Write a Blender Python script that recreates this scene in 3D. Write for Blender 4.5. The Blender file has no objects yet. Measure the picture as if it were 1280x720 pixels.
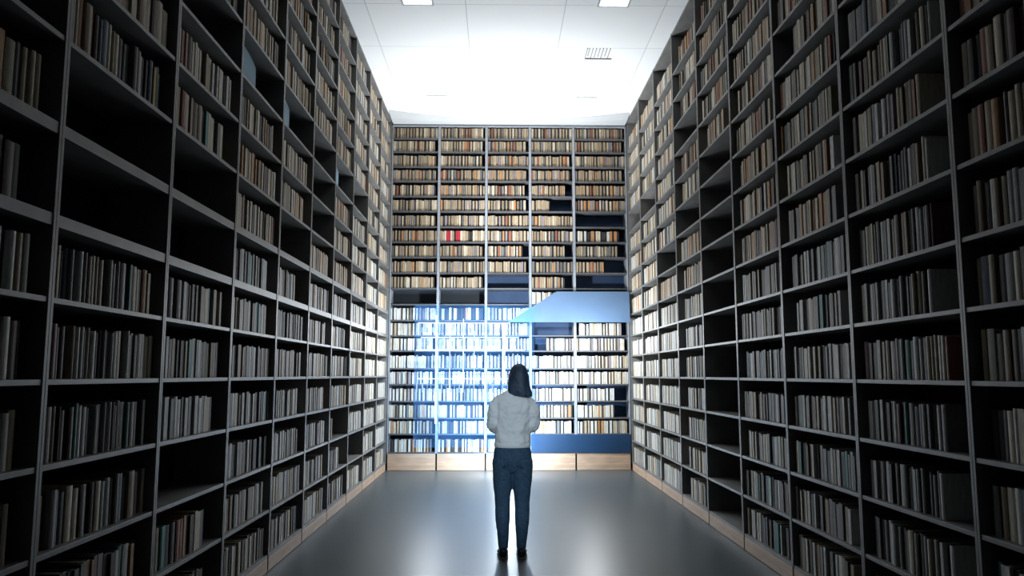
import bpy, bmesh, math, random
import numpy as np
from mathutils import Vector, Matrix
random.seed(11)
S = bpy.context.scene
C = S.collection

# ------------------------------------------------------------------ camera
F_PX, YAW, PITCH, CAM_Z = 956.0, math.radians(1.08), math.radians(6.45), 1.59
cd = bpy.data.cameras.new('camera')
cam = bpy.data.objects.new('camera', cd)
C.objects.link(cam)
cd.sensor_width = 36.0
cd.lens = F_PX * 36.0 / 1280.0
cd.clip_end = 100
cam.location = (0, 0, CAM_Z)
cam.rotation_euler = (math.pi / 2 + PITCH, 0, -YAW)
S.camera = cam
rt = np.array([math.cos(YAW), -math.sin(YAW), 0.0])
fw = np.array([math.sin(YAW) * math.cos(PITCH), math.cos(YAW) * math.cos(PITCH), math.sin(PITCH)])
upv = np.cross(rt, fw)
def project(x, y, z):
    d = np.array([x, y, z - CAM_Z])
    q = d @ fw
    if q < 0.05:
        return (-9999, -9999)
    return 640 + F_PX * (d @ rt) / q, 360 - F_PX * (d @ upv) / q

# ------------------------------------------------------------------ materials
def mat(name, col, rough=0.6, noise=0.0, scale=8.0, bump=0.0, metallic=0.0, spec=0.5, col2=None, stretch=None):
    m = bpy.data.materials.new(name)
    m.use_nodes = True
    nt = m.node_tree
    b = nt.nodes['Principled BSDF']
    b.inputs['Roughness'].default_value = rough
    b.inputs['Metallic'].default_value = metallic
    b.inputs['Specular IOR Level'].default_value = spec
    tc = nt.nodes.new('ShaderNodeTexCoord')
    n = nt.nodes.new('ShaderNodeTexNoise')
    n.inputs['Scale'].default_value = scale
    n.inputs['Detail'].default_value = 4
    if stretch:
        mp = nt.nodes.new('ShaderNodeMapping')
        mp.inputs['Scale'].default_value = stretch
        nt.links.new(tc.outputs['Object'], mp.inputs['Vector'])
        nt.links.new(mp.outputs['Vector'], n.inputs['Vector'])
    else:
        nt.links.new(tc.outputs['Object'], n.inputs['Vector'])
    r = nt.nodes.new('ShaderNodeValToRGB')
    c2 = col2 if col2 else tuple(max(0, c * (1 - noise)) for c in col)
    r.color_ramp.elements[0].color = (*c2, 1)
    r.color_ramp.elements[1].color = (*col, 1)
    r.color_ramp.elements[0].position = 0.35
    r.color_ramp.elements[1].position = 0.65
    nt.links.new(n.outputs['Fac'], r.inputs['Fac'])
    nt.links.new(r.outputs['Color'], b.inputs['Base Color'])
    if bump:
        bp = nt.nodes.new('ShaderNodeBump')
        bp.inputs['Strength'].default_value = bump
        bp.inputs['Distance'].default_value = 0.01
        nt.links.new(n.outputs['Fac'], bp.inputs['Height'])
        nt.links.new(bp.outputs['Normal'], b.inputs['Normal'])
    return m
def emis(name, col, strength):
    m = bpy.data.materials.new(name)
    m.use_nodes = True
    nt = m.node_tree
    nt.nodes.remove(nt.nodes['Principled BSDF'])
    e = nt.nodes.new('ShaderNodeEmission')
    e.inputs['Color'].default_value = (*col, 1)
    e.inputs['Strength'].default_value = strength
    nt.links.new(e.outputs[0], nt.nodes['Material Output'].inputs['Surface'])
    return m

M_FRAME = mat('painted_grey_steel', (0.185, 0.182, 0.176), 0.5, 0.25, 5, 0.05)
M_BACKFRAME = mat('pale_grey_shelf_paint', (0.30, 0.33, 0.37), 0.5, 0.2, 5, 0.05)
M_BACKSHELF = mat('dark_shelf_paint', (0.085, 0.09, 0.10), 0.55, 0.25, 5, 0.05)
M_VENT2 = mat('pale_vent_grey', (0.60, 0.62, 0.64), 0.6, 0.1, 10)
M_BACKPANEL = mat('dark_navy_board', (0.018, 0.024, 0.032), 0.8, 0.3, 4)
M_BACKBLUE = mat('blue_board', (0.03, 0.07, 0.16), 0.7, 0.25, 3)
M_PLINTH = mat('beige_wood_plinth', (0.52, 0.36, 0.25), 0.5, 0.25, 3, 0.05, stretch=(1, 1, 8))
M_DARK = mat('black_gap', (0.01, 0.01, 0.01), 0.8)
M_PAGE = mat('paper_page_block', (0.55, 0.50, 0.40), 0.9, 0.15, 40)
M_FLOOR = mat('polished_grey_floor', (0.068, 0.088, 0.100), 0.34, 0.12, 0.7, 0.0, spec=0.4)
M_WALL = mat('dark_wall_paint', (0.08, 0.085, 0.09), 0.9, 0.1, 3)
M_BLUE = mat('sky_blue_acrylic', (0.11, 0.19, 0.32), 0.45, 0.12, 2)
M_DEEPBLUE = mat('deep_blue_board', (0.005, 0.036, 0.095), 0.5, 0.15, 2)
M_GREYBLUE = mat('grey_blue_card', (0.22, 0.36, 0.45), 0.8, 0.12, 4)  # light patch in a bare cell, put into the sheet colour
M_VENT = mat('ceiling_vent_grey', (0.34, 0.36, 0.38), 0.6, 0.1, 10)
M_COVE = mat('cove_plaster', (0.50, 0.53, 0.55), 0.8, 0.05, 3)

PAL = {  # book cloth colours
    'k': ('black', (0.022, 0.021, 0.021)), 'n': ('charcoal', (0.04, 0.04, 0.042)), 'g': ('grey', (0.15, 0.152, 0.145)),
    'w': ('pale grey', (0.56, 0.565, 0.54)), 'c': ('cream', (0.54, 0.48, 0.365)), 'b': ('tan', (0.30, 0.235, 0.155)),
    'o': ('orange tan', (0.42, 0.21, 0.085)), 'r': ('rust brown', (0.25, 0.085, 0.05)), 'm': ('maroon', (0.10, 0.022, 0.026)),
    't': ('teal', (0.06, 0.22, 0.21)), 'v': ('green', (0.05, 0.19, 0.13)), 'u': ('slate blue', (0.075, 0.115, 0.16)),
    'l': ('olive', (0.17, 0.16, 0.085)), 'd': ('dark brown', (0.07, 0.045, 0.032)), 'p': ('mauve grey', (0.24, 0.21, 0.225)),
    'y': ('amber', (0.50, 0.33, 0.07)), 'x': ('crimson', (0.40, 0.02, 0.04)), 's': ('sand', (0.40, 0.32, 0.22)),
}
KEYS = list(PAL)
BOOKM = {k: mat('book_cloth_' + v[0].replace(' ', '_'), v[1], 0.65, 0.22, 60, 0.0, stretch=(1, 1, 0.25)) for k, v in PAL.items()}

# ------------------------------------------------------------------ mesh helpers
class MB:
    def __init__(s): s.v = []; s.f = []; s.m = []
    def box(s, x0, y0, z0, x1, y1, z1, mi=0):
        n = len(s.v)
        s.v += [(x0, y0, z0), (x1, y0, z0), (x1, y1, z0), (x0, y1, z0), (x0, y0, z1), (x1, y0, z1), (x1, y1, z1), (x0, y1, z1)]
        s.f += [(n, n+3, n+2, n+1), (n+4, n+5, n+6, n+7), (n, n+1, n+5, n+4), (n+1, n+2, n+6, n+5), (n+2, n+3, n+7, n+6), (n+3, n, n+4, n+7)]
        s.m += [mi] * 6
        return s
    def prism(s, pts, z0, z1, mi=0):
        n = len(s.v); k = len(pts)
        s.v += [(p[0], p[1], z0) for p in pts] + [(p[0], p[1], z1) for p in pts]
        s.f.append(tuple(n + i for i in reversed(range(k)))); s.f.append(tuple(n + k + i for i in range(k)))
        for i in range(k):
            j = (i + 1) % k
            s.f.append((n + i, n + j, n + k + j, n + k + i))
        s.m += [mi] * (k + 2)
        return s
    def mesh(s, name, mats, bevel=0):
        me = bpy.data.meshes.new(name)
        me.from_pydata(s.v, [], s.f)
        for m in mats: me.materials.append(m)
        me.polygons.foreach_set('material_index', s.m)
        me.update()
        if bevel:
            bm = bmesh.new(); bm.from_mesh(me)
            bmesh.ops.bevel(bm, geom=bm.edges[:], offset=bevel, segments=2, affect='EDGES', profile=0.5, clamp_overlap=True)
            bm.to_mesh(me); bm.free()
        return me
def link(name, me, parent=None, loc=None):
    o = bpy.data.objects.new(name, me)
    C.objects.link(o)
    if parent: o.parent = parent
    if loc: o.location = loc
    return o
def box(name, x0, y0, z0, x1, y1, z1, m, parent=None, bevel=0, origin=None):
    me = MB().box(x0, y0, z0, x1, y1, z1).mesh(name, [m], bevel)
    return link(name, me, parent)
def tag(o, label=None, cat=None, group=None, kind=None):
    if label: o['label'] = label
    if cat: o['category'] = cat
    if group: o['group'] = group
    if kind: o['kind'] = kind
    return o
def empty(name, loc, rz=0):
    o = bpy.data.objects.new(name, None)
    C.objects.link(o); o.location = loc; o.rotation_euler = (0, 0, rz)
    o.empty_display_size = 0.2
    return o
def smooth(me, on=True):
    me.polygons.foreach_set('use_smooth', [on] * len(me.polygons)); me.update()

# ------------------------------------------------------------------ room dimensions
XL, XR, YB, ZC = -1.85, 2.25, 13.0, 6.0
DEP = 0.36
LEVL = [.14, .50, .86, 1.22, 1.57, 1.91, 2.26, 2.65, 3.03, 3.40, 3.77, 4.14, 4.51, 4.88, 5.25, 5.62, 5.97]
LEVR = [.15, .50, .85, 1.20, 1.56, 1.91, 2.25, 2.61, 2.97, 3.32, 3.67, 4.02, 4.37, 4.73, 5.09, 5.45, 5.82]
LY = [1.03, 2.11, 3.19, 4.28, 5.36, 6.44, 7.52, 8.58, 9.66, 10.76, 11.84, 12.97]
RY = [1.31, 2.48, 3.65, 4.82, 5.99, 7.16, 8.33, 9.50, 10.67, 11.84, 12.97]

# floor, ceiling, walls ------------------------------------------------
tag(box('floor', XL-DEP-.1, -2.0, -0.1, XR+DEP+.1, YB+.5, 0, M_FLOOR), kind='structure')
mc = bpy.data.materials.new('white_ceiling_tiles'); mc.use_nodes = True
nt = mc.node_tree; pb = nt.nodes['Principled BSDF']; pb.inputs['Roughness'].default_value = 0.9
tc = nt.nodes.new('ShaderNodeTexCoord'); mp = nt.nodes.new('ShaderNodeMapping')
mp.inputs['Location'].default_value = (0.39, 0.86, 0)
br = nt.nodes.new('ShaderNodeTexBrick')
br.offset = 0; br.squash = 1
br.inputs['Color1'].default_value = (0.84, 0.86, 0.87, 1); br.inputs['Color2'].default_value = (0.80, 0.83, 0.845, 1)
br.inputs['Mortar'].default_value = (0.55, 0.58, 0.60, 1)
br.inputs['Scale'].default_value = 1.0; br.inputs['Brick Width'].default_value = 1.2; br.inputs['Row Height'].default_value = 1.2
br.inputs['Mortar Size'].default_value = 0.006
nt.links.new(tc.outputs['Object'], mp.inputs['Vector']); nt.links.new(mp.outputs['Vector'], br.inputs['Vector'])
nt.links.new(br.outputs['Color'], pb.inputs['Base Color'])
tag(box('ceiling', XL-DEP-.1, -2.0, ZC, XR+DEP+.1, YB+.5, ZC+.1, mc), kind='structure')
tag(box('wall_left', XL-DEP-.1, -2.0, 0, XL-DEP-.005, YB+.5, ZC, M_WALL), kind='structure')
tag(box('wall_right', XR+DEP+.005, -2.0, 0, XR+DEP+.1, YB+.5, ZC, M_WALL), kind='structure')
tag(box('wall_back', XL-DEP, YB+.42, 0, XR+DEP, YB+.5, ZC, M_WALL), kind='structure')
tag(box('wall_front', XL-DEP, -2.1, 0, XR+DEP, -2.0, ZC, M_WALL), kind='structure')
# curved cove where the ceiling meets the top of the back bookcases
vb = []; fb = []; N = 32
for i in range(N + 1):
    x = XL + .02 + (XR - XL - .04) * i / N
    t = (x - 0.25) / 2.0
    w = 0.10 + 0.42 * t * t
    vb += [(x, YB, ZC-.06), (x, YB - w, ZC - .004), (x, YB - w*.55, ZC - .05)]
for i in range(N):
    a = 3*i; b = 3*(i+1)
    fb += [(a, b, b+2, a+2), (a+2, b+2, b+1, a+1), (a+1, b+1, b, a)]
fb += [(0, 2, 1), (3*N, 3*N+1, 3*N+2)]
me = bpy.data.meshes.new('trim'); me.from_pydata(vb, [], fb); me.materials.append(M_COVE)
tag(link('trim_1', me), kind='structure')

# ------------------------------------------------------------------ bookcases
TS = 0.024       # shelf thickness
def bookcase(name, wid, levels, top, mframe, mback, label, thick=(), mshelf=None):
    """unit in local space: front at y=0, body to y=+DEP, x from 0 to wid"""
    r = empty(name, (0, 0, 0))
    tag(r, label, 'bookcase')
    pt = 0.021
    for x0, x1 in ((0.0005, pt), (wid - pt, wid - 0.0005)):
        me = MB().box(x0, 0, levels[0] - TS, x1, DEP - .012, top).mesh('side_panel', [mframe], 0.002)
        link('side_panel', me, r)
    for i, z in enumerate(levels):
        th = 0.052 if i in thick else TS
        me = MB().box(pt + .0005, 0.004, z - th, wid - pt - .0005, DEP - .012, z).mesh('shelf', [mshelf or mframe], 0.002)
        link('shelf', me, r)
    if top - levels[-1] > 0.05:
        me = MB().box(pt + .0005, 0.004, top - 0.03, wid - pt - .0005, DEP - .012, top).mesh('top_panel', [mframe], 0.002)
        link('top_panel', me, r)
    me = MB().box(0.001, DEP - .011, levels[0] - TS, wid - .001, DEP, top).mesh('back_panel', [mback])
    link('back_panel', me, r)
    me = MB().box(0.014, 0.006, 0.004, wid - .014, 0.03, levels[0] - TS - .002).mesh('plinth', [M_PLINTH], 0.002)
    link('plinth', me, r)
    me = MB().box(0.004, 0.05, 0, wid - .004, DEP - .02, levels[0] - TS - .002).mesh('base', [M_DARK])
    link('base', me, r)
    return r

BOOKS = []   # (wallid, bay, row, order, x_local0, w, h, d, front, z, colour, matrix info)
def frame_of(kind, origin):
    if kind == 'L':   # front faces +X ; local x runs along +Y
        return lambda lx, ly: (origin[0] - ly, origin[1] + lx)
    if kind == 'R':   # front faces -X ; local x runs along -Y
        return lambda lx, ly: (origin[0] + ly, origin[1] - lx)
    return lambda lx, ly: (origin[0] + lx, origin[1] + ly)

def rand_seq(n, style, rng, dark=False):
    base = {
        'near': 'kkknnggwwwccbbpdulkgwcgwddt',
        'mid': 'knggwwwccbbpdkgwcsnwg',
        'upper': 'kddbbccssoogrgbcsdnwklbcs',
        'warm': 'bbbssgbcobrspbsgbc',
        'pale': 'wwwwccwcswwcwgwwcp',  # whitening by the far-end glow, put into the book colours
        'palewarm': 'wwccsswowcsbgkwcosnwcs',
    }[style]
    out = ''
    for i in range(n):
        c = rng.choice(base)
        if dark and i % 2 and rng.random() < .62: c = rng.choice('kkdnkd')  # dark books stand in for the shaded gaps between spines
        if i and out[-1] == c and rng.random() < .5: c = rng.choice(base)
        out += c
    return out

def fill_row(kind, origin, bay, k, wid, z, z2, seq, style, rng, f0=0.0, f1=1.0, pitch=0.045, hbase=0.24, depth=0.2, front=0.03):
    """f0..f1: filled fraction of the shelf in local x"""
    x = 0.026 + f0 * (wid - .052)
    xe = 0.026 + f1 * (wid - .052)
    if seq is None:
        n = max(2, int((xe - x) / pitch)); seq = rand_seq(n, style, rng, kind == 'B')
    ws = [rng.choice((.75, .85, 1.0, 1.0, 1.15, 1.35)) * (.7 if kind == 'B' and c in 'kdn' else 1) for c in seq]
    s = (xe - x) / sum(ws)
    fr = frame_of(kind, origin)
    for i, (c, w) in enumerate(zip(seq, ws)):
        w = w * s
        h = hbase * rng.choice((.94, .97, .985, 1.0, 1.0, 1.02))
        if c in 'knd': h *= .97
        h = min(h, z2 - z - TS - .03)
        rec = front + rng.choice((0, .003, .006, .012)) + (.012 if c in 'kn' else 0)
        g = min(w * .4, rng.choice((.003, .004, .006, .010, .014)) if kind != 'B' else rng.choice((.002, .004, .006)))
        BOOKS.append(dict(kind=kind, bay=bay, row=k, i=i, n=len(seq), x=x + g/2, w=w - g, h=h, d=depth * rng.choice((.9, 1, 1.05)), rec=rec, z=z + .0008, c=c, fr=fr))
        x += w

# explicit colour sequences read off the photograph for the nearest rows (near end first)
SEQ_L = {
    (2, 1): 'knckwkknggbogpkdwvwok', (2, 2): 'kbkpunccgkdcggkgunbdkc', (2, 3): 'dlddkdtwgknwwgkwddwwvdwgkg', (2, 4): 'mddkcwgkcwkngkwgckwpcgwckcc',
    (2, 5): 'dbckugkwgblbckgwppktcckoc', (2, 8): 'kgcobrduucbckkngpcknuyvk', (2, 9): 'ddcgdncobckbcdcc',
    (3, 1): 'kcttkgrrokdccgk', (3, 9): 'tcrrdccwckbccwkwcwkwc', (3, 8): 'rrcrcbdbktcckgc', (3, 3): 'dkwwgwwdwgkwwpcck', (3, 0): 'dcgdputkggnrk',
}
SEQ_R = {  # far end first
    (2, 4): 'mdgwcwbwgkgvnwwkbcbwcr', (2, 3): 'wkgkwkdgwmktwkkggknwg', (2, 2): 'gwkdwgkdwgkgwggnkdgw', (2, 1): 'ggkgwwkgkgcdkgckgwkw',
    (2, 5): 'cwkwgwkgwkwkkgngdlbkkw', (2, 6): 'kgclcdgwgwcgkrbkgwgkdm', (2, 7): 'ggcdngwgwobkkgunkgwkdbkcw', (2, 8): 'gkccwyggwkwdppkblbdrc',
    (2, 9): 'ggkmcdbckdbcgwkkugwkdckw', (2, 10): 'wggugdcokdcgkc',
}
EMPTY_L = {1: (8,), 2: (6, 7), 3: (2, 6, 7, 10), 4: (10,), 5: (7, 10), 6: (8, 9, 10), 7: (10,), 8: (10, 1)}
PART_L = {(5, 6): (0, .62), (7, 2): (0, .25), (7, 1): (0, .62), (4, 8): (.14, .95), (2, 8): (0, .92), (3, 1): (.05, .78), (3, 8): (0, .8), (3, 0): (.1, .8), (2, 5): (0.01, .9), (2, 1): (0.01, .93)}
EMPTY_R = {5: tuple(range(0, 11)), 6: (9, 12), 7: (8,), 8: (11,), 9: (11,), 6.5: ()}
PART_R = {(3, 5): (.16, .82), (3, 11): (.3, 1), (5, 11): (.2, .75), (5, 12): (.05, .85), (6, 10): (.2, .9), (6, 8): (.08, .96)}

rng = random.Random(5)
ordw = ['', 'first', 'second', 'third', 'fourth', 'fifth', 'sixth', 'seventh', 'eighth', 'ninth', 'tenth', 'eleventh', 'twelfth', 'thirteenth', 'fourteenth', 'fifteenth', 'sixteenth',
        'seventeenth', 'eighteenth', 'nineteenth', 'twentieth', 'twenty-first', 'twenty-second', 'twenty-third', 'twenty-fourth', 'twenty-fifth', 'twenty-sixth', 'twenty-seventh', 'twenty-eighth', 'twenty-ninth', 'thirtieth']
def case_word(i): return ordw[i]
# left wall
extraL = {1: 'cut by the picture edge', 2: 'with two bare shelves at mid height', 3: 'with teal and rust books near the floor', 4: 'with a grey-blue card high up',
          5: 'with two bare rows and a card', 6: 'with three bare rows together', 7: 'with half-empty low shelves', 8: 'with one bare row above another', 9: 'full of books', 10: 'full, meeting the end wall'}
for b in range(len(LY) - 1):
    wid = LY[b+1] - LY[b]
    lab = 'tall dark grey bookcase, %s from the camera along the left wall' % case_word(b if b else 1)
    if b == 0: lab = 'tall dark grey bookcase beside the camera, out of view along the left wall'
    else: lab += ', ' + extraL[b] if len((lab + ' ' + extraL[b]).split()) <= 16 else ''
    r = bookcase('bookcase', wid, LEVL[:16], ZC - .004, M_FRAME, M_BACKPANEL, lab, thick=(6, 7))
    r.location = (XL, LY[b], 0); r.rotation_euler = (0, 0, math.pi / 2)
    r['group'] = 'bookcases along the left wall'
    for k in range(16):
        if k in EMPTY_L.get(b, ()): continue
        f0, f1 = PART_L.get((b, k), (0.01 if rng.random() < .8 else .05, rng.choice((.84, .9, .93, .96, .98)) if b < 8 else rng.choice((.93, .97, 1, 1))))
        if b == 1: f1 = min(f1, .92)
        st = ('near' if k < 7 else 'upper') if b < 6 else ('mid' if k < 7 else 'upper')
        if b >= 8: st = 'pale' if k < 7 else 'palewarm'
        fill_row('L', (XL, LY[b]), b, k, wid, LEVL[k], (LEVL + [ZC])[k+1], SEQ_L.get((b, k)), st, rng, f0, f1, hbase=.235 if k < 6 else .25)
# right wall ; local x runs toward the camera (starts at far end)
extraR = {1: 'cut by the picture edge', 2: 'with gaps beside its books', 3: 'with wide book covers showing', 4: 'well filled', 5: 'almost bare', 6: 'with books starting off the panel', 7: 'with one bare row', 8: 'with one bare row high up', 9: 'meeting the end wall'}
for b in range(len(RY) - 1):
    wid = RY[b+1] - RY[b]
    lab = 'tall dark grey bookcase, %s from the camera along the right wall' % case_word(b if b else 1)
    if b == 0: lab = 'tall dark grey bookcase beside the camera, out of view along the right wall'
    elif len((lab + ' ' + extraR[b]).split()) <= 16: lab += ', ' + extraR[b]
    r = bookcase('bookcase', wid, LEVR[:16], ZC - .004, M_FRAME, M_BACKPANEL, lab)
    r.location = (XR, RY[b+1], 0); r.rotation_euler = (0, 0, -math.pi / 2)
    r['group'] = 'bookcases along the right wall'
    for k in range(16):
        if k in EMPTY_R.get(b, ()): continue
        if (b, k) in PART_R: f0, f1 = PART_R[(b, k)]
        elif b == 2: f0, f1 = .05, rng.choice((.74, .78, .8, .86))
        elif b == 6: f0, f1 = .22, rng.choice((.95, 1))
        elif b in (1,): f0, f1 = .04, .9
        elif b >= 7: f0, f1 = 0.02, rng.choice((.93, .97, 1))
        else: f0, f1 = rng.choice((.02, .04, .1)), rng.choice((.84, .9, .96, 1))
        st = ('near' if k < 7 else 'upper') if b < 6 else ('mid' if k < 7 else 'upper')
        if b >= 7: st = 'pale' if k < 7 else 'palewarm'
        fill_row('R', (XR, RY[b+1]), b, k, wid, LEVR[k], (LEVR + [ZC])[k+1], SEQ_R.get((b, k)), st, rng, f0, f1, hbase=.235 if k < 6 else .25)
# end wall
XB = [XL + .004, -1.02, -0.20, 0.56, 1.32, XR - .004]
TOPB = 5.93
LEVB = [.303, .606, .87, 1.15, 1.43, 1.699, 1.995, 2.253, 2.512, 2.785, 3.06, 3.328, 3.60, 3.864, 4.13, 4.403, 4.666, 4.935, 5.192, 5.457, 5.694]
# row index 0 (bottom) .. 20 (top)
EMPTY_B = {0: (9,), 1: (9,), 2: (9, 10), 3: (0, 7, 8), 4: (0, 9, 10, 14)}
PART_B = {(4, 3): (0, .72), (4, 2): (0, .72), (4, 11): (0, .55), (4, 12): (0, .82), (3, 15): (0, .45), (3, 16): (0, .82), (3, 9): (0, .8), (3, 12): (0, .8), (3, 10): (0, .8), (0, 10): (0, .95), (0, 20): (0, 1),
          (2, 0): (0, 1), (2, 12): (0, .85), (2, 8): (0, 1), (4, 7): (.05, .88), (4, 8): (.88, .96), (3, 6): (0.35, 1), (2, 16): (0, .9)}
labB = ['back wall bookcase, first from the left, pale grey with full rows', 'back wall bookcase, second from the left, with two crimson books',
        'back wall bookcase directly behind the standing person', 'back wall bookcase between the person and the blue-panelled end case', 'back wall bookcase in the right corner, bare row above its middle']
for b in range(5):
    wid = XB[b+1] - XB[b]
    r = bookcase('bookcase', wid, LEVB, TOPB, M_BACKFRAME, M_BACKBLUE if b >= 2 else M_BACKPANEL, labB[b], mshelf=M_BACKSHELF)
    r.location = (XB[b], YB, 0)
    r['group'] = 'bookcases across the back wall'
    for k in range(21):
        if k in EMPTY_B.get(b, ()): continue
        f0, f1 = PART_B.get((b, k), (0.0, rng.choice((.93, .96, 1, 1, 1))))
        st = 'warm' if k > 9 else ('pale' if k > 2 else 'palewarm')
        seq = None
        if (b, k) == (1, 13): seq = 'bscxxcbkxxcsbdkkcsbcs'
        if (b, k) == (4, 13): seq, f1 = 'kwckwknkokccknnkwokok', .86
        if (b, k) == (1, 8): seq, f1 = 'nwknwkwnknkowknkwnk', .97
        fill_row('B', (XB[b], YB), b, k, wid, LEVB[k], (LEVB + [TOPB])[k+1], seq, st, rng, f0, f1, pitch=.030, hbase=.190 if k > 9 else .205, front=.02)

# ------------------------------------------------------------------ books: the 300 that show largest are things, the rest one mass
def screen_area(b):
    cs = []
    for lx in (b['x'], b['x'] + b['w']):
        X, Y = b['fr'](lx, b['rec'])
        for z in (b['z'], b['z'] + b['h']):
            cs.append(project(X, Y, z))
    xs = [c[0] for c in cs]; ys = [c[1] for c in cs]
    x0, x1 = max(0, min(xs)), min(1280, max(xs)); y0, y1 = max(0, min(ys)), min(720, max(ys))
    if x1 <= x0 or y1 <= y0: return 0
    fr = (x1 - x0) * (y1 - y0)
    cx, cy = sum(xs) / 4, sum(ys) / 4
    if not (4 < cx < 1276 and 6 < cy < 714): return 0
    return fr
for b in BOOKS: b['a'] = screen_area(b)
order = sorted(range(len(BOOKS)), key=lambda i: -BOOKS[i]['a'])
single = set(order[:300])

cover_cache, page_cache = {}, {}
def cover_mesh(w, h, d, c):
    key = (round(w, 3), round(h, 3), round(d, 2), c)
    if key not in cover_cache:
        w, h, d = key[:3]
        t = 0.0025
        mb = MB()
        # spine with a rounded outer face, two boards, and a raised band near head and foot
        arc = [(-w/2 + w * i / 6, 0.004 - 0.004 * math.sin(math.pi * i / 6)) for i in range(7)]
        mb.prism(arc + [(w/2, 0.008), (-w/2, 0.008)], 0, h)
        mb.box(-w/2, 0.008, 0, -w/2 + t, d, h); mb.box(w/2 - t, 0.008, 0, w/2, d, h)
        for zz in (.14, .84):
            arc2 = [(-w/2 + .0012 + (w - .0024) * i / 6, 0.0032 - 0.004 * math.sin(math.pi * i / 6)) for i in range(7)]
            mb.prism(arc2 + [(w/2 - .0012, 0.005), (-w/2 + .0012, 0.005)], h * zz, h * zz + .004)
        cover_cache[key] = mb.mesh('book_cover_' + PAL[c][0].replace(' ', '_'), [BOOKM[c]])
        t2 = t + .0004
        page_cache[key] = MB().box(-w/2 + t2, 0.0085, 0.004, w/2 - t2, d - .004, h - .005).mesh('pages', [M_PAGE])
    return cover_cache[key], page_cache[key]
ROT = {'L': math.pi / 2, 'R': -math.pi / 2, 'B': 0}
shelf_name = {0: 'bottom shelf'}
def shelf_word(k):
    d = k - 4
    if k == 0: return 'on bottom shelf'
    if d == 0: return 'on eye-level shelf'
    return '%s shelf %s eye level' % (ordw[abs(d)], 'above' if d > 0 else 'below')
for i in sorted(single):
    b = BOOKS[i]
    cm, pm = cover_mesh(b['w'], b['h'], b['d'], b['c'])
    o = bpy.data.objects.new('book', cm)
    C.objects.link(o)
    X, Y = b['fr'](b['x'] + b['w'] / 2, b['rec'])
    o.location = (X, Y, b['z']); o.rotation_euler = (0, 0, ROT[b['kind']])
    p = bpy.data.objects.new('pages', pm); C.objects.link(p); p.parent = o
    # count from the far end of the row
    n_far = b['n'] - b['i'] if b['kind'] == 'L' else b['i'] + 1
    side = 'left' if b['kind'] == 'L' else 'right'
    size = 'slim' if b['w'] < .038 else ('thick' if b['w'] > .052 else 'medium')
    tag(o, '%s %s book, %s from far end, %s, %s %s bookcase' % (size, PAL[b['c']][0], ordw[n_far], shelf_word(b['row']), ordw[b['bay']], side), 'book',
        'books in the near %s bookcases' % side)

vs, fs, ms = [], [], []
FT = np.array([(0, 3, 2, 1), (4, 5, 6, 7), (0, 1, 5, 4), (1, 2, 6, 5), (2, 3, 7, 6), (3, 0, 4, 7)])
def addbox(lx0, ly0, z0, lx1, ly1, z1, fr, mi, lean=0.0):
    n = len(vs)
    pts = [(lx0, ly0, z0), (lx1, ly0, z0), (lx1, ly1, z0), (lx0, ly1, z0), (lx0, ly0, z1), (lx1, ly0, z1), (lx1, ly1, z1), (lx0, ly1, z1)]
    for a, bb, z in pts:
        X, Y = fr(a, bb)
        vs.append((X, Y, z))
    for q in FT: fs.append(tuple(int(v) + n for v in q)); ms.append(mi)
PI_ = len(KEYS)
for i, b in enumerate(BOOKS):
    if i in single: continue
    mi = KEYS.index(b['c']); x0, x1 = b['x'], b['x'] + b['w']; f = b['rec']; d = b['d']; z0 = b['z']; z1 = z0 + b['h']
    addbox(x0, f, z0, x1, f + .006, z1, b['fr'], mi)
    addbox(x0, f + .006, z0, x0 + .0025, f + d, z1, b['fr'], mi)
    addbox(x1 - .0025, f + .006, z0, x1, f + d, z1, b['fr'], mi)
    addbox(x0 + .0028, f + .0065, z0 + .003, x1 - .0028, f + d - .004, z1 - .004, b['fr'], PI_)
me = bpy.data.meshes.new('shelved_books')
me.from_pydata(vs, [], fs)
for k in KEYS: me.materials.append(BOOKM[k])
me.materials.append(M_PAGE)
me.polygons.foreach_set('material_index', ms); me.update()
tag(link('shelved_books', me), 'thousands of smaller books filling the rest of the shelves on three walls', 'books', kind='stuff')
print('books', len(BOOKS))

# ------------------------------------------------------------------ sheets added for light patches in bare shelf cells, blue panels on the end wall
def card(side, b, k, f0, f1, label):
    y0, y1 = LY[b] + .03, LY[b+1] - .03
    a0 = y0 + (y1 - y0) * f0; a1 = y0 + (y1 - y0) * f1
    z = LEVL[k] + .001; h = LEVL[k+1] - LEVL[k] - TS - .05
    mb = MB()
    # bowed sheet added to show a patch of light on the cell's back
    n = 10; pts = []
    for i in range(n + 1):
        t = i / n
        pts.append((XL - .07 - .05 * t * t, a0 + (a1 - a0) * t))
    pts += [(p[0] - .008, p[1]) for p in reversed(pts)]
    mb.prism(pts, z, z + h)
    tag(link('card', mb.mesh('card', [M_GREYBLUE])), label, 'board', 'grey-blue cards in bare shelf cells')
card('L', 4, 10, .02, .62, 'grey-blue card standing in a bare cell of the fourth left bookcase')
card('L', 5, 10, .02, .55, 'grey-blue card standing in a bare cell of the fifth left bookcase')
card('L', 7, 10, .02, .65, 'grey-blue card standing in a bare cell of the seventh left bookcase')

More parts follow.
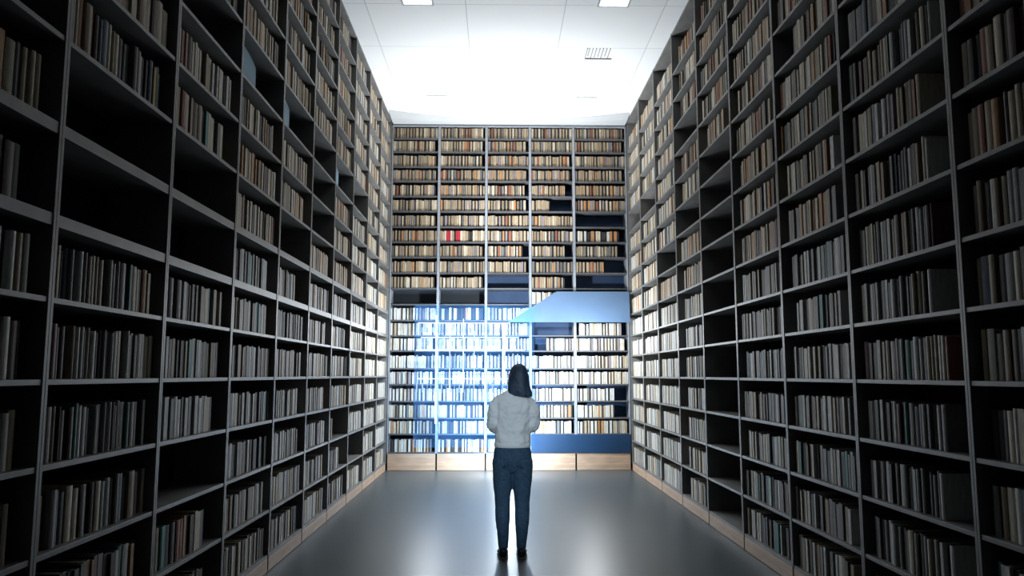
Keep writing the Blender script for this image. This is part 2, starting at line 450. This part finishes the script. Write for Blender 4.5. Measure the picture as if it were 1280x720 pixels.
def slab(name, pts, thick, m, label, cat, group=None):
    """convex outline pts (x,y,z) given thickness away from the viewer (+y)"""
    k = len(pts)
    v = list(pts) + [(p[0], p[1] + thick, p[2]) for p in pts]
    f = [tuple(range(k)), tuple(reversed(range(k, 2*k)))] + [(i, i + k, (i+1) % k + k, (i+1) % k) for i in range(k)]
    me = bpy.data.meshes.new(name); me.from_pydata(v, [], f); me.materials.append(m); me.update()
    bm = bmesh.new(); bm.from_mesh(me); bmesh.ops.recalc_face_normals(bm, faces=bm.faces[:]); bm.to_mesh(me); bm.free()
    o = link(name, me)
    if label: tag(o, label, cat, group)
    return o
# sloping light blue hood over the end wall shelves (lower edge stands forward)
slab('blue_panel', [(0.17, 12.72, 2.455), (2.215, 12.72, 2.455), (2.235, 12.90, 2.99), (1.0, 12.90, 2.99)], .012, M_BLUE,
     'light blue slanted panel with angled end, fixed across the right of the back bookcases', 'panel')
box_o = box('base_board', 0.565, YB - .014, .29, XR - .015, YB - .002, .592, M_DEEPBLUE, bevel=.002)
tag(box_o, 'deep blue board closing the lowest row of the back bookcases', 'board')
# ------------------------------------------------------------------ luminous display in front of the end wall
M_BAR = emis('white_light_bar', (0.72, 0.88, 1.0), 2.2)
M_BARS = emis('blue_white_light_bar', (0.45, 0.68, 1.0), 1.1)
mg = bpy.data.materials.new('blue_glow_film'); mg.use_nodes = True
nt = mg.node_tree; nt.nodes.remove(nt.nodes['Principled BSDF'])
tr = nt.nodes.new('ShaderNodeBsdfTransparent'); tr.inputs['Color'].default_value = (0.86, 0.93, 1, 1)
em = nt.nodes.new('ShaderNodeEmission'); em.inputs['Color'].default_value = (0.10, 0.33, 0.85, 1)
ng = nt.nodes.new('ShaderNodeTexNoise'); ng.inputs['Scale'].default_value = 1.4
tcg = nt.nodes.new('ShaderNodeTexCoord'); nt.links.new(tcg.outputs['Object'], ng.inputs['Vector'])
mr = nt.nodes.new('ShaderNodeMapRange'); mr.inputs['From Min'].default_value = .35; mr.inputs['From Max'].default_value = .65
mr.inputs['To Min'].default_value = .10; mr.inputs['To Max'].default_value = .26
nt.links.new(ng.outputs['Fac'], mr.inputs['Value']); nt.links.new(mr.outputs['Result'], em.inputs['Strength'])
ad = nt.nodes.new('ShaderNodeAddShader'); nt.links.new(tr.outputs[0], ad.inputs[0]); nt.links.new(em.outputs[0], ad.inputs[1])
nt.links.new(ad.outputs[0], nt.nodes['Material Output'].inputs['Surface'])
disp = empty('light_display', (-.55, 12.55, 0))
tag(disp, 'glowing blue-white grid of light in front of the back bookcases', 'light display')
def dpart(name, mb, m, parent=disp):
    o = link(name, mb.mesh(name, [m]), parent); o.location = (.55, -12.55, 0); return o
dpart('glow_film', MB().box(-1.36, 12.56, .42, .60, 12.562, 2.72), mg)
for x, w, z0, z1 in ((-1.0, .028, .8, 2.55), (-.56, .012, 1.3, 2.5), (-.20, .016, 1.2, 2.5), (.10, .05, 1.45, 2.44), (-.78, .008, 1.3, 2.3), (-.38, .008, 1.2, 2.3)):
    dpart('upright_bar', MB().box(x - w/2, 12.54, z0, x + w/2, 12.552, z1), M_BAR)
for z, w, x0, x1 in ((2.43, .014, -1.3, .2), (2.19, .012, -1.25, .35), (1.985, .022, -1.33, .42), (1.52, .012, -1.3, .3)):
    dpart('cross_bar', MB().box(x0, 12.525, z - w/2, x1, 12.537, z + w/2), M_BAR)
rg = random.Random(3)
for row, (z, h) in enumerate(((2.27, .09), (2.05, .10), (1.80, .13), (1.30, .16))):
    x = -1.32; n = 0
    while x < .42:
        w = rg.choice((.008, .012, .018, .024)); hh = h * rg.uniform(.8, 1.05)
        if rg.random() < .85:
            n += 1
            dpart('light_tick', MB().box(x, 12.515, z, x + w, 12.521, z + hh), M_BARS)
        x += w + .05 + .02 * rg.random()

# ------------------------------------------------------------------ ceiling fixtures
M_LAMP = emis('lamp_diffuser', (0.95, 0.98, 1.0), 9.0)
for x, lab in ((-.96, 'square recessed ceiling light nearer the left bookcases'), (1.38, 'square recessed ceiling light nearer the right bookcases')):
    r = empty('ceiling_light', (x, 8.55, ZC)); tag(r, lab, 'ceiling light', 'recessed ceiling lights')
    mb = MB(); a, b_ = .19, .165
    mb.box(-a, -a, -.022, a, -b_, -.0005).box(-a, b_, -.022, a, a, -.0005).box(-a, -b_, -.022, -b_, b_, -.0005).box(b_, -b_, -.022, a, b_, -.0005)
    link('frame', mb.mesh('frame', [M_COVE]), r)
    link('diffuser', MB().box(-b_ + .001, -b_ + .001, -.014, b_ - .001, b_ - .001, -.0005).mesh('diffuser', [M_LAMP]), r)
def vent(x, y, w, d, lab, dark):
    r = empty('ceiling_vent', (x, y, ZC)); tag(r, lab, 'vent', 'slim ceiling vents')
    mb = MB().box(-w/2, d/2 - .012, -.016, w/2, d/2, -.0005)
    mb.box(-w/2, -d/2, -.012, -w/2 + .012, d/2 - .012, -.0005)
    link('frame', mb.mesh('frame', [M_VENT if dark else M_VENT2]), r)
    mb = MB(); q = random.Random(int(x * 100))
    n = 7
    for i in range(n):
        xx = -w/2 + .03 + (w - .05) * i / n
        mb.box(xx, -d/2, -.010, xx + .012, d/2 - .05 * q.uniform(.6, 2.2), -.0005)
    link('louvre', mb.mesh('louvre', [M_VENT if dark else M_VENT2]), r)
vent(1.40, 10.12, .38, .34, 'slim grey ceiling vent with a dark edge, nearer the camera', True)
vent(-.98, 11.62, .34, .26, 'pale ceiling vent near the left bookcases', False)
vent(1.42, 11.67, .34, .26, 'pale ceiling vent over the right rear corner', False)

# ------------------------------------------------------------------ person
M_SKIN = mat('skin', (0.50, 0.33, 0.25), 0.5, 0.08, 20)
M_HAIR = mat('dark_hair', (0.035, 0.062, 0.11), 0.62, 0.5, 26, 0.4, stretch=(1, 1, .12))  # blue of the haze mixed into the hair colour
M_KNIT = mat('white_knit', (0.80, 0.82, 0.84), 0.9, 0.04, 60, 0.4)
M_JEAN = mat('blue_denim', (0.035, 0.085, 0.15), 0.85, 0.35, 45, 0.2)
M_SHOE = mat('black_leather', (0.012, 0.012, 0.014), 0.4, 0.2, 20)
M_SOLE = mat('grey_rubber', (0.09, 0.09, 0.09), 0.8, 0.1, 20)
M_EYE = mat('eye_white', (0.7, 0.7, 0.7), 0.2)
PX, PY = 0.135, 6.9
def catmull(keys, n):
    out = []
    K = len(keys)
    for i in range(K - 1):
        p0 = keys[max(i-1, 0)]; p1 = keys[i]; p2 = keys[i+1]; p3 = keys[min(i+2, K-1)]
        for j in range(n):
            t = j / n
            out.append([0.5 * ((2*b) + (-a + c) * t + (2*a - 5*b + 4*c - d) * t*t + (-a + 3*b - 3*c + d) * t**3) for a, b, c, d in zip(p0, p1, p2, p3)])
    out.append(list(keys[-1]))
    return out
def loft(bm, keys, seg=20, n=5, side=Vector((1, 0, 0)), power=2.0):
    """keys: (x, y, z, r_side, r_other). Closed tube through the points; capped."""
    P = catmull(keys, n)
    rings = []
    for i, p in enumerate(P):
        c = Vector(p[:3])
        a = Vector(P[max(i-1, 0)][:3]); b = Vector(P[min(i+1, len(P)-1)][:3])
        t = (b - a).normalized()
        s = (side - t * side.dot(t)).normalized()
        o = t.cross(s)
        ring = []
        for k in range(seg):
            ang = 2 * math.pi * k / seg
            ca, sa = math.cos(ang), math.sin(ang)
            e = 2.0 / power
            ca2 = math.copysign(abs(ca) ** e, ca); sa2 = math.copysign(abs(sa) ** e, sa)
            ring.append(bm.verts.new(c + s * (p[3] * ca2) + o * (p[4] * sa2)))
        rings.append(ring)
    for r0, r1 in zip(rings[:-1], rings[1:]):
        for k in range(seg):
            bm.faces.new((r0[k], r0[(k+1) % seg], r1[(k+1) % seg], r1[k]))
    bm.faces.new(list(reversed(rings[0]))); bm.faces.new(rings[-1])
    return rings
def ball(bm, c, r, seg=16, rot=None):
    res = bmesh.ops.create_uvsphere(bm, u_segments=seg, v_segments=seg // 2 + 2, radius=1.0)
    M = Matrix.Translation(Vector(c)) @ (rot if rot else Matrix.Identity(4)) @ Matrix.Diagonal((*r, 1))
    bmesh.ops.transform(bm, matrix=M, verts=res['verts'])
def finish(bm, name, m, parent=None, voxel=None, sm=0, disp_=None):
    bmesh.ops.recalc_face_normals(bm, faces=bm.faces[:])
    me = bpy.data.meshes.new(name); bm.to_mesh(me); bm.free()
    me.materials.append(m)
    o = link(name, me, parent)
    if voxel:
        md = o.modifiers.new('join', 'REMESH'); md.mode = 'VOXEL'; md.voxel_size = voxel; md.use_smooth_shade = True
    if sm:
        s_ = o.modifiers.new('soft', 'SMOOTH'); s_.iterations = sm; s_.factor = .5
    if disp_:
        tx = bpy.data.textures.new(name + '_folds', 'CLOUDS'); tx.noise_scale = disp_[0]
        d_ = o.modifiers.new('folds', 'DISPLACE'); d_.texture = tx; d_.strength = disp_[1]; d_.mid_level = .5
    smooth(me)
    return o
HX, HT = 0.052, 0.0   # head offset
SX = 0.010            # upper body leans a touch
def torso_keys(e=0.0):
    return [(0, 0, .80, .150+e, .105+e), (0, 0, .88, .163+e, .115+e), (0, .0, .97, .150+e, .105+e), (.003, .005, 1.06, .128+e, .092+e), (.006, .0, 1.18, .140+e, .100+e),
            (.010, -.004, 1.29, .160+e, .108+e), (.014, -.004, 1.36, .165+e, .095+e), (.020, .0, 1.405, .115+e, .072+e), (.028, .004, 1.44, .058+e, .055+e)]
LEGX = {-1: -.088, 1: .084}
def leg_keys(s, e=0.0):
    x = LEGX[s]
    return [(s*.080, 0, .84, .088+e, .100+e), (s*.082, .0, .74, .085+e, .090+e), (x*.98, .004, .62, .072+e, .078+e), (x, .006, .47, .056+e, .060+e), (x, -.006, .36, .054+e, .058+e),
            (x*.97, -.012, .25, .044+e, .050+e), (x*.93, -.006, .12, .033+e, .038+e), (x*.92, -.002, .06, .032+e, .040+e)]
ARM = {  # shoulder, elbow, wrist: forearms folded across the front
    -1: [(-.075, -.004, 1.365), (-.132, -.006, 1.330), (-.162, -.012, 1.26), (-.168, .005, 1.14), (-.140, .115, 1.10), (-.03, .185, 1.135), (.045, .195, 1.15)],
    1: [(.100, -.004, 1.365), (.154, -.006, 1.330), (.180, -.012, 1.26), (.184, .005, 1.14), (.145, .125, 1.125), (.05, .165, 1.165), (-.03, .150, 1.19)],
}
AR = [(.036, .046), (.046, .048), (.044, .048), (.038, .040), (.037, .036), (.029, .026), (.024, .021)]
body = bmesh.new()
loft(body, torso_keys(), 24)
for s in (-1, 1):
    loft(body, leg_keys(s), 18)
    x = LEGX[s] * .92
    loft(body, [(x, -.045, .045, .026, .030), (x, .0, .05, .033, .040), (x*1.05, .07, .035, .038, .026), (x*1.1, .13, .024, .040, .017), (x*1.1, .175, .018, .028, .012)], 16)
    loft(body, [(*p, a, b) for p, (a, b) in zip(ARM[s], AR)], 16, 5, Vector((0, 0, 1)))
# neck and head (turned away from the camera, tilted very slightly)
loft(body, [(.028, .0, 1.40, .056, .055), (.040, .006, 1.46, .050, .050), (.050, .012, 1.52, .050, .052)], 18)
hx, hz = HX + .004, 1.565
ball(body, (hx, .012, hz), (.072, .090, .104), 28)
ball(body, (hx, .045, hz - .055), (.052, .055, .055), 20)      # jaw
ball(body, (hx, .103, hz - .012), (.011, .018, .022), 12)      # nose
ball(body, (hx, .112, hz - .022), (.013, .010, .009), 12)
ball(body, (hx, .092, hz - .050), (.017, .009, .004), 12)      # lips
ball(body, (hx, .091, hz - .059), (.015, .009, .004), 12)
ball(body, (hx, .085, hz - .088), (.020, .018, .016), 12)      # chin
for s in (-1, 1):
    ball(body, (hx + s*.073, .005, hz - .010), (.008, .018, .030), 12)   # ears
    ball(body, (hx + s*.030, .088, hz + .020), (.020, .010, .006), 12)   # brow
# hands closing on the opposite upper arm
def hand(bm, wrist, direction, normal, curl, s):
    w = Vector(wrist); d = Vector(direction).normalized(); n = Vector(normal).normalized(); c = d.cross(n).normalized()
    palm = [w, w + d*.04, w + d*.085]
    loft(bm, [(*palm[0], .025, .017), (*palm[1], .038, .015), (*palm[2], .040, .013)], 14, 4, c)
    L = [.072, .080, .074, .058]
    for i in range(4):
        off = c * ((i - 1.5) * .0205)
        p = w + d * (.078 - .004 * abs(i - 1)) + off
        ks = [(*p, .0092, .0088)]
        ang = 0.0; dd = d.copy()
        for j in range(3):
            ang = curl * (.5 + .45 * j)
            dd = (d * math.cos(ang) + n * math.sin(ang)).normalized()
            p = p + dd * (L[i] * (.42, .32, .26)[j])
            ks.append((*p, .0085 - .0009*j, .0082 - .0009*j))
        loft(bm, ks, 10, 3, c)
    t0 = w + d*.028 - c*.030
    t1 = t0 + (d*.7 - c*.65 + n*.1).normalized() * .036
    t2 = t1 + (d*.9 - c*.2 + n*.35).normalized() * .030
    t3 = t2 + (d*.9 + n*.5).normalized() * .020
    loft(bm, [(*t0, .013, .012), (*t1, .0105, .010), (*t2, .0095, .009), (*t3, .0075, .007)], 10, 3, n)
hand(body, (.040, .200, 1.150), (.95, -.28, .12), (-.25, -.95, .0), .55, 1)
hand(body, (-.025, .150, 1.190), (-.95, .0, .10), (.0, -1, .0), .35, -1)
per = finish(body, 'person', M_SKIN, None, 0.0055, 2)
per.location = (PX, PY, 0)
tag(per, 'person with dark shoulder-length hair, white sweater, blue jeans, standing with arms folded', 'person')
for s in (-1, 1):
    e = bmesh.new(); ball(e, (hx + s*.030, .088, hz + .004), (.012, .012, .009), 14);
    ey = finish(e, 'eye', M_EYE, per)
    e = bmesh.new(); ball(e, (hx + s*.030, .0975, hz + .004), (.0058, .0032, .0058), 12); finish(e, 'iris', M_HAIR, ey)
    e = bmesh.new(); ball(e, (hx + s*.031, .093, hz + .024), (.019, .008, .0035), 12); finish(e, 'eyebrow', M_HAIR, per)
e = bmesh.new(); ball(e, (hx, .1035, hz - .0545), (.015, .004, .006), 14); finish(e, 'lips', mat('lip_tint', (.38, .16, .14), .5, .05, 20), per)
# sweater
sw = bmesh.new()
E_ = .016
tk = [(0, 0, .965, .148, .112), (0, 0, .985, .160, .122), (.0, .003, 1.03, .163, .122), (.003, .003, 1.10, .160, .120), (.006, .0, 1.18, .163, .122), (.010, -.002, 1.29, .176, .124),
      (.014, -.004, 1.36, .168, .108), (.020, .0, 1.405, .122, .086), (.028, .004, 1.436, .076, .070), (.032, .006, 1.452, .066, .064)]
loft(sw, tk, 30, 6)
for s in (-1, 1):
    loft(sw, [(*p, a + E_ - .002, b + E_ - .002) for p, (a, b) in zip(ARM[s], AR)][:-1], 20, 6, Vector((0, 0, 1)))
finish(sw, 'sweater', M_KNIT, per, 0.007, 5, (.11, .045))
# ribbed hem of the sweater
hm = bmesh.new()
seg = 96
for a in range(seg):
    pass
rings = []
for z, g in ((.950, .0), (.953, .004), (.985, .005), (.992, .0)):
    ring = []
    for a in range(seg):
        t = 2 * math.pi * a / seg
        k = .0015 if a % 2 else 0
        ring.append(hm.verts.new(((.156 + g + k) * math.cos(t), (.117 + g + k) * math.sin(t), z)))
    rings.append(ring)
for r0, r1 in zip(rings[:-1], rings[1:]):
    for a in range(seg): hm.faces.new((r0[a], r0[(a+1) % seg], r1[(a+1) % seg], r1[a]))
hm.faces.new(list(reversed(rings[0]))); hm.faces.new(rings[-1])
finish(hm, 'hem', M_KNIT, per)
# jeans
jn = bmesh.new()
loft(jn, [(0, 0, .745, .135, .085), (0, -.004, .785, .158, .108), (0, -.003, .83, .170, .122), (0, 0, .88, .169, .126), (0, 0, .94, .160, .116), (0, .0, .985, .148, .108)], 28, 5)
for s in (-1, 1):
    k = leg_keys(s, .011)[:-1]
    x = LEGX[s]
    k.append((x*.92, -.004, .078, .041, .048))
    loft(jn, k, 24, 6)
finish(jn, 'jeans', M_JEAN, per, 0.006, 3, (.05, .008))
for s in (-1, 1):   # back pockets
    pk = bmesh.new()
    x = s * .078
    vv = [(x-.05, .875), (x+.05, .875), (x+.048, .80), (x, .775), (x-.048, .80)]
    fr_ = [pk.verts.new((a, -.127 * math.sqrt(max(.05, 1 - (a/.172)**2)) - .001, z)) for a, z in vv]; bk = [pk.verts.new((a, -.09 * math.sqrt(max(.05, 1 - (a/.172)**2)), z)) for a, z in vv]
    pk.faces.new(fr_); pk.faces.new(list(reversed(bk)))
    for i in range(5): pk.faces.new((fr_[i], bk[i], bk[(i+1) % 5], fr_[(i+1) % 5]))
    finish(pk, 'back_pocket', M_JEAN, per)
# shoes
for s in (-1, 1):
    sh = bmesh.new(); x = LEGX[s] * .92
    loft(sh, [(x, -.066, .045, .022, .028), (x, -.045, .050, .036, .044), (x, .0, .052, .041, .044), (x*1.05, .07, .040, .046, .032), (x*1.1, .135, .030, .047, .024), (x*1.12, .185, .024, .032, .016)], 22, 5)
    shoe = finish(sh, 'shoe', M_SHOE, per, 0.005, 2)
    so = bmesh.new()
    loft(so, [(x, -.072, .0065, .020, .0065), (x, -.05, .0065, .037, .0065), (x, .0, .0065, .040, .0065), (x*1.05, .07, .0065, .046, .0065), (x*1.1, .14, .0065, .047, .0065), (x*1.12, .195, .0065, .026, .0065)], 18, 4, power=4)
    finish(so, 'sole', M_SOLE, shoe)
# hair: cap plus shoulder-length fall
hr = bmesh.new()
ball(hr, (hx, -.006, hz + .018), (.086, .098, .104), 28)
loft(hr, [(hx, -.02, hz + .06, .070, .070), (hx, -.030, hz + .0, .087, .076), (hx + .0, -.038, hz - .06, .093, .068), (hx + .004, -.046, hz - .115, .103, .060), (hx + .008, -.050, hz - .155, .112, .050), (hx + .008, -.050, hz - .172, .104, .040)], 30, 5)
for s in (-1, 1):
    loft(hr, [(hx + s*.070, .020, hz + .03, .018, .050), (hx + s*.080, .010, hz - .05, .018, .050), (hx + s*.084, -.005, hz - .13, .016, .040)], 14, 5)
finish(hr, 'hair', M_HAIR, per, 0.006, 3, (.03, .007))

# ------------------------------------------------------------------ lights
def area(name, loc, rot, sx, sy, power, col, spread=180):
    l = bpy.data.lights.new(name, 'AREA'); l.shape = 'RECTANGLE'; l.size = sx; l.size_y = sy; l.energy = power; l.color = col; l.spread = math.radians(spread)
    o = bpy.data.objects.new(name, l); C.objects.link(o); o.location = loc; o.rotation_euler = rot; return o
def spot(name, loc, target, power, col, ang, blend=1.0, size=.05):
    l = bpy.data.lights.new(name, 'SPOT'); l.energy = power; l.color = col; l.spot_size = math.radians(ang); l.spot_blend = blend; l.shadow_soft_size = size
    o = bpy.data.objects.new(name, l); C.objects.link(o); o.location = loc
    o.rotation_euler = (Vector(target) - Vector(loc)).to_track_quat('-Z', 'Y').to_euler(); return o
def point(name, loc, power, col, size=.03):
    l = bpy.data.lights.new(name, 'POINT'); l.energy = power; l.color = col; l.shadow_soft_size = size
    o = bpy.data.objects.new(name, l); C.objects.link(o); o.location = loc; return o
COOL = (0.70, 0.85, 1.0); ROOM = (0.92, 0.965, 1.0); WARM = (1.0, 0.88, 0.74); WHITE = (0.97, 0.985, 1.0)
# glow of the display onto the shelves behind it and into the room
spot('display_glow_shelves', (.15, 11.0, 1.3), (.05, 13.0, 1.15), 880, COOL, 100, 1.0)
point('display_glow_room', (.15, 11.75, 2.6), 165, ROOM, .05)
for gx in (-1.05, 1.45):
    point('display_glow_side', (gx, 12.05, 2.2), 84, ROOM, .05)
point('display_glow_low', (.15, 12.3, .4), 90, COOL, .05)
# unseen spot added to whiten the ceiling, spilling onto the upper shelves
spot('ceiling_uplight', (.2, 11.8, 2.7), (.2, 11.8, 6), 620, WHITE, 125, 1.0)
# warm spot aimed at the high shelves of the end wall
spot('upper_shelf_light', (.2, 9.2, 5.8), (.2, 13.0, 3.9), 48, WARM, 110, 1.0)
# unseen area fill added overhead to brighten the aisle
for yy, pw in ((7.4, 6),):
    area('aisle_ceiling_lamp', (.2, yy, ZC - .03), (0, 0, 0), .5, .5, pw, WHITE)
spot('aisle_spotlight', (.15, -1.6, 3.5), (.15, 6.9, .95), 1500, (.72, .88, 1.0), 13, .8, .1)  # unseen spot added behind the camera to lift the person's back

w = bpy.data.worlds.new('dim_room'); S.world = w; w.use_nodes = True
w.node_tree.nodes['Background'].inputs[0].default_value = (.5, .55, .6, 1)
w.node_tree.nodes['Background'].inputs[1].default_value = 0.05

S.view_settings.view_transform = 'Standard'
S.view_settings.look = 'None'
S.view_settings.gamma = 1.0
S.view_settings.use_curve_mapping = False
S.view_settings.exposure = 0.0
S.cycles.use_denoising = True
S.cycles.max_bounces = 6
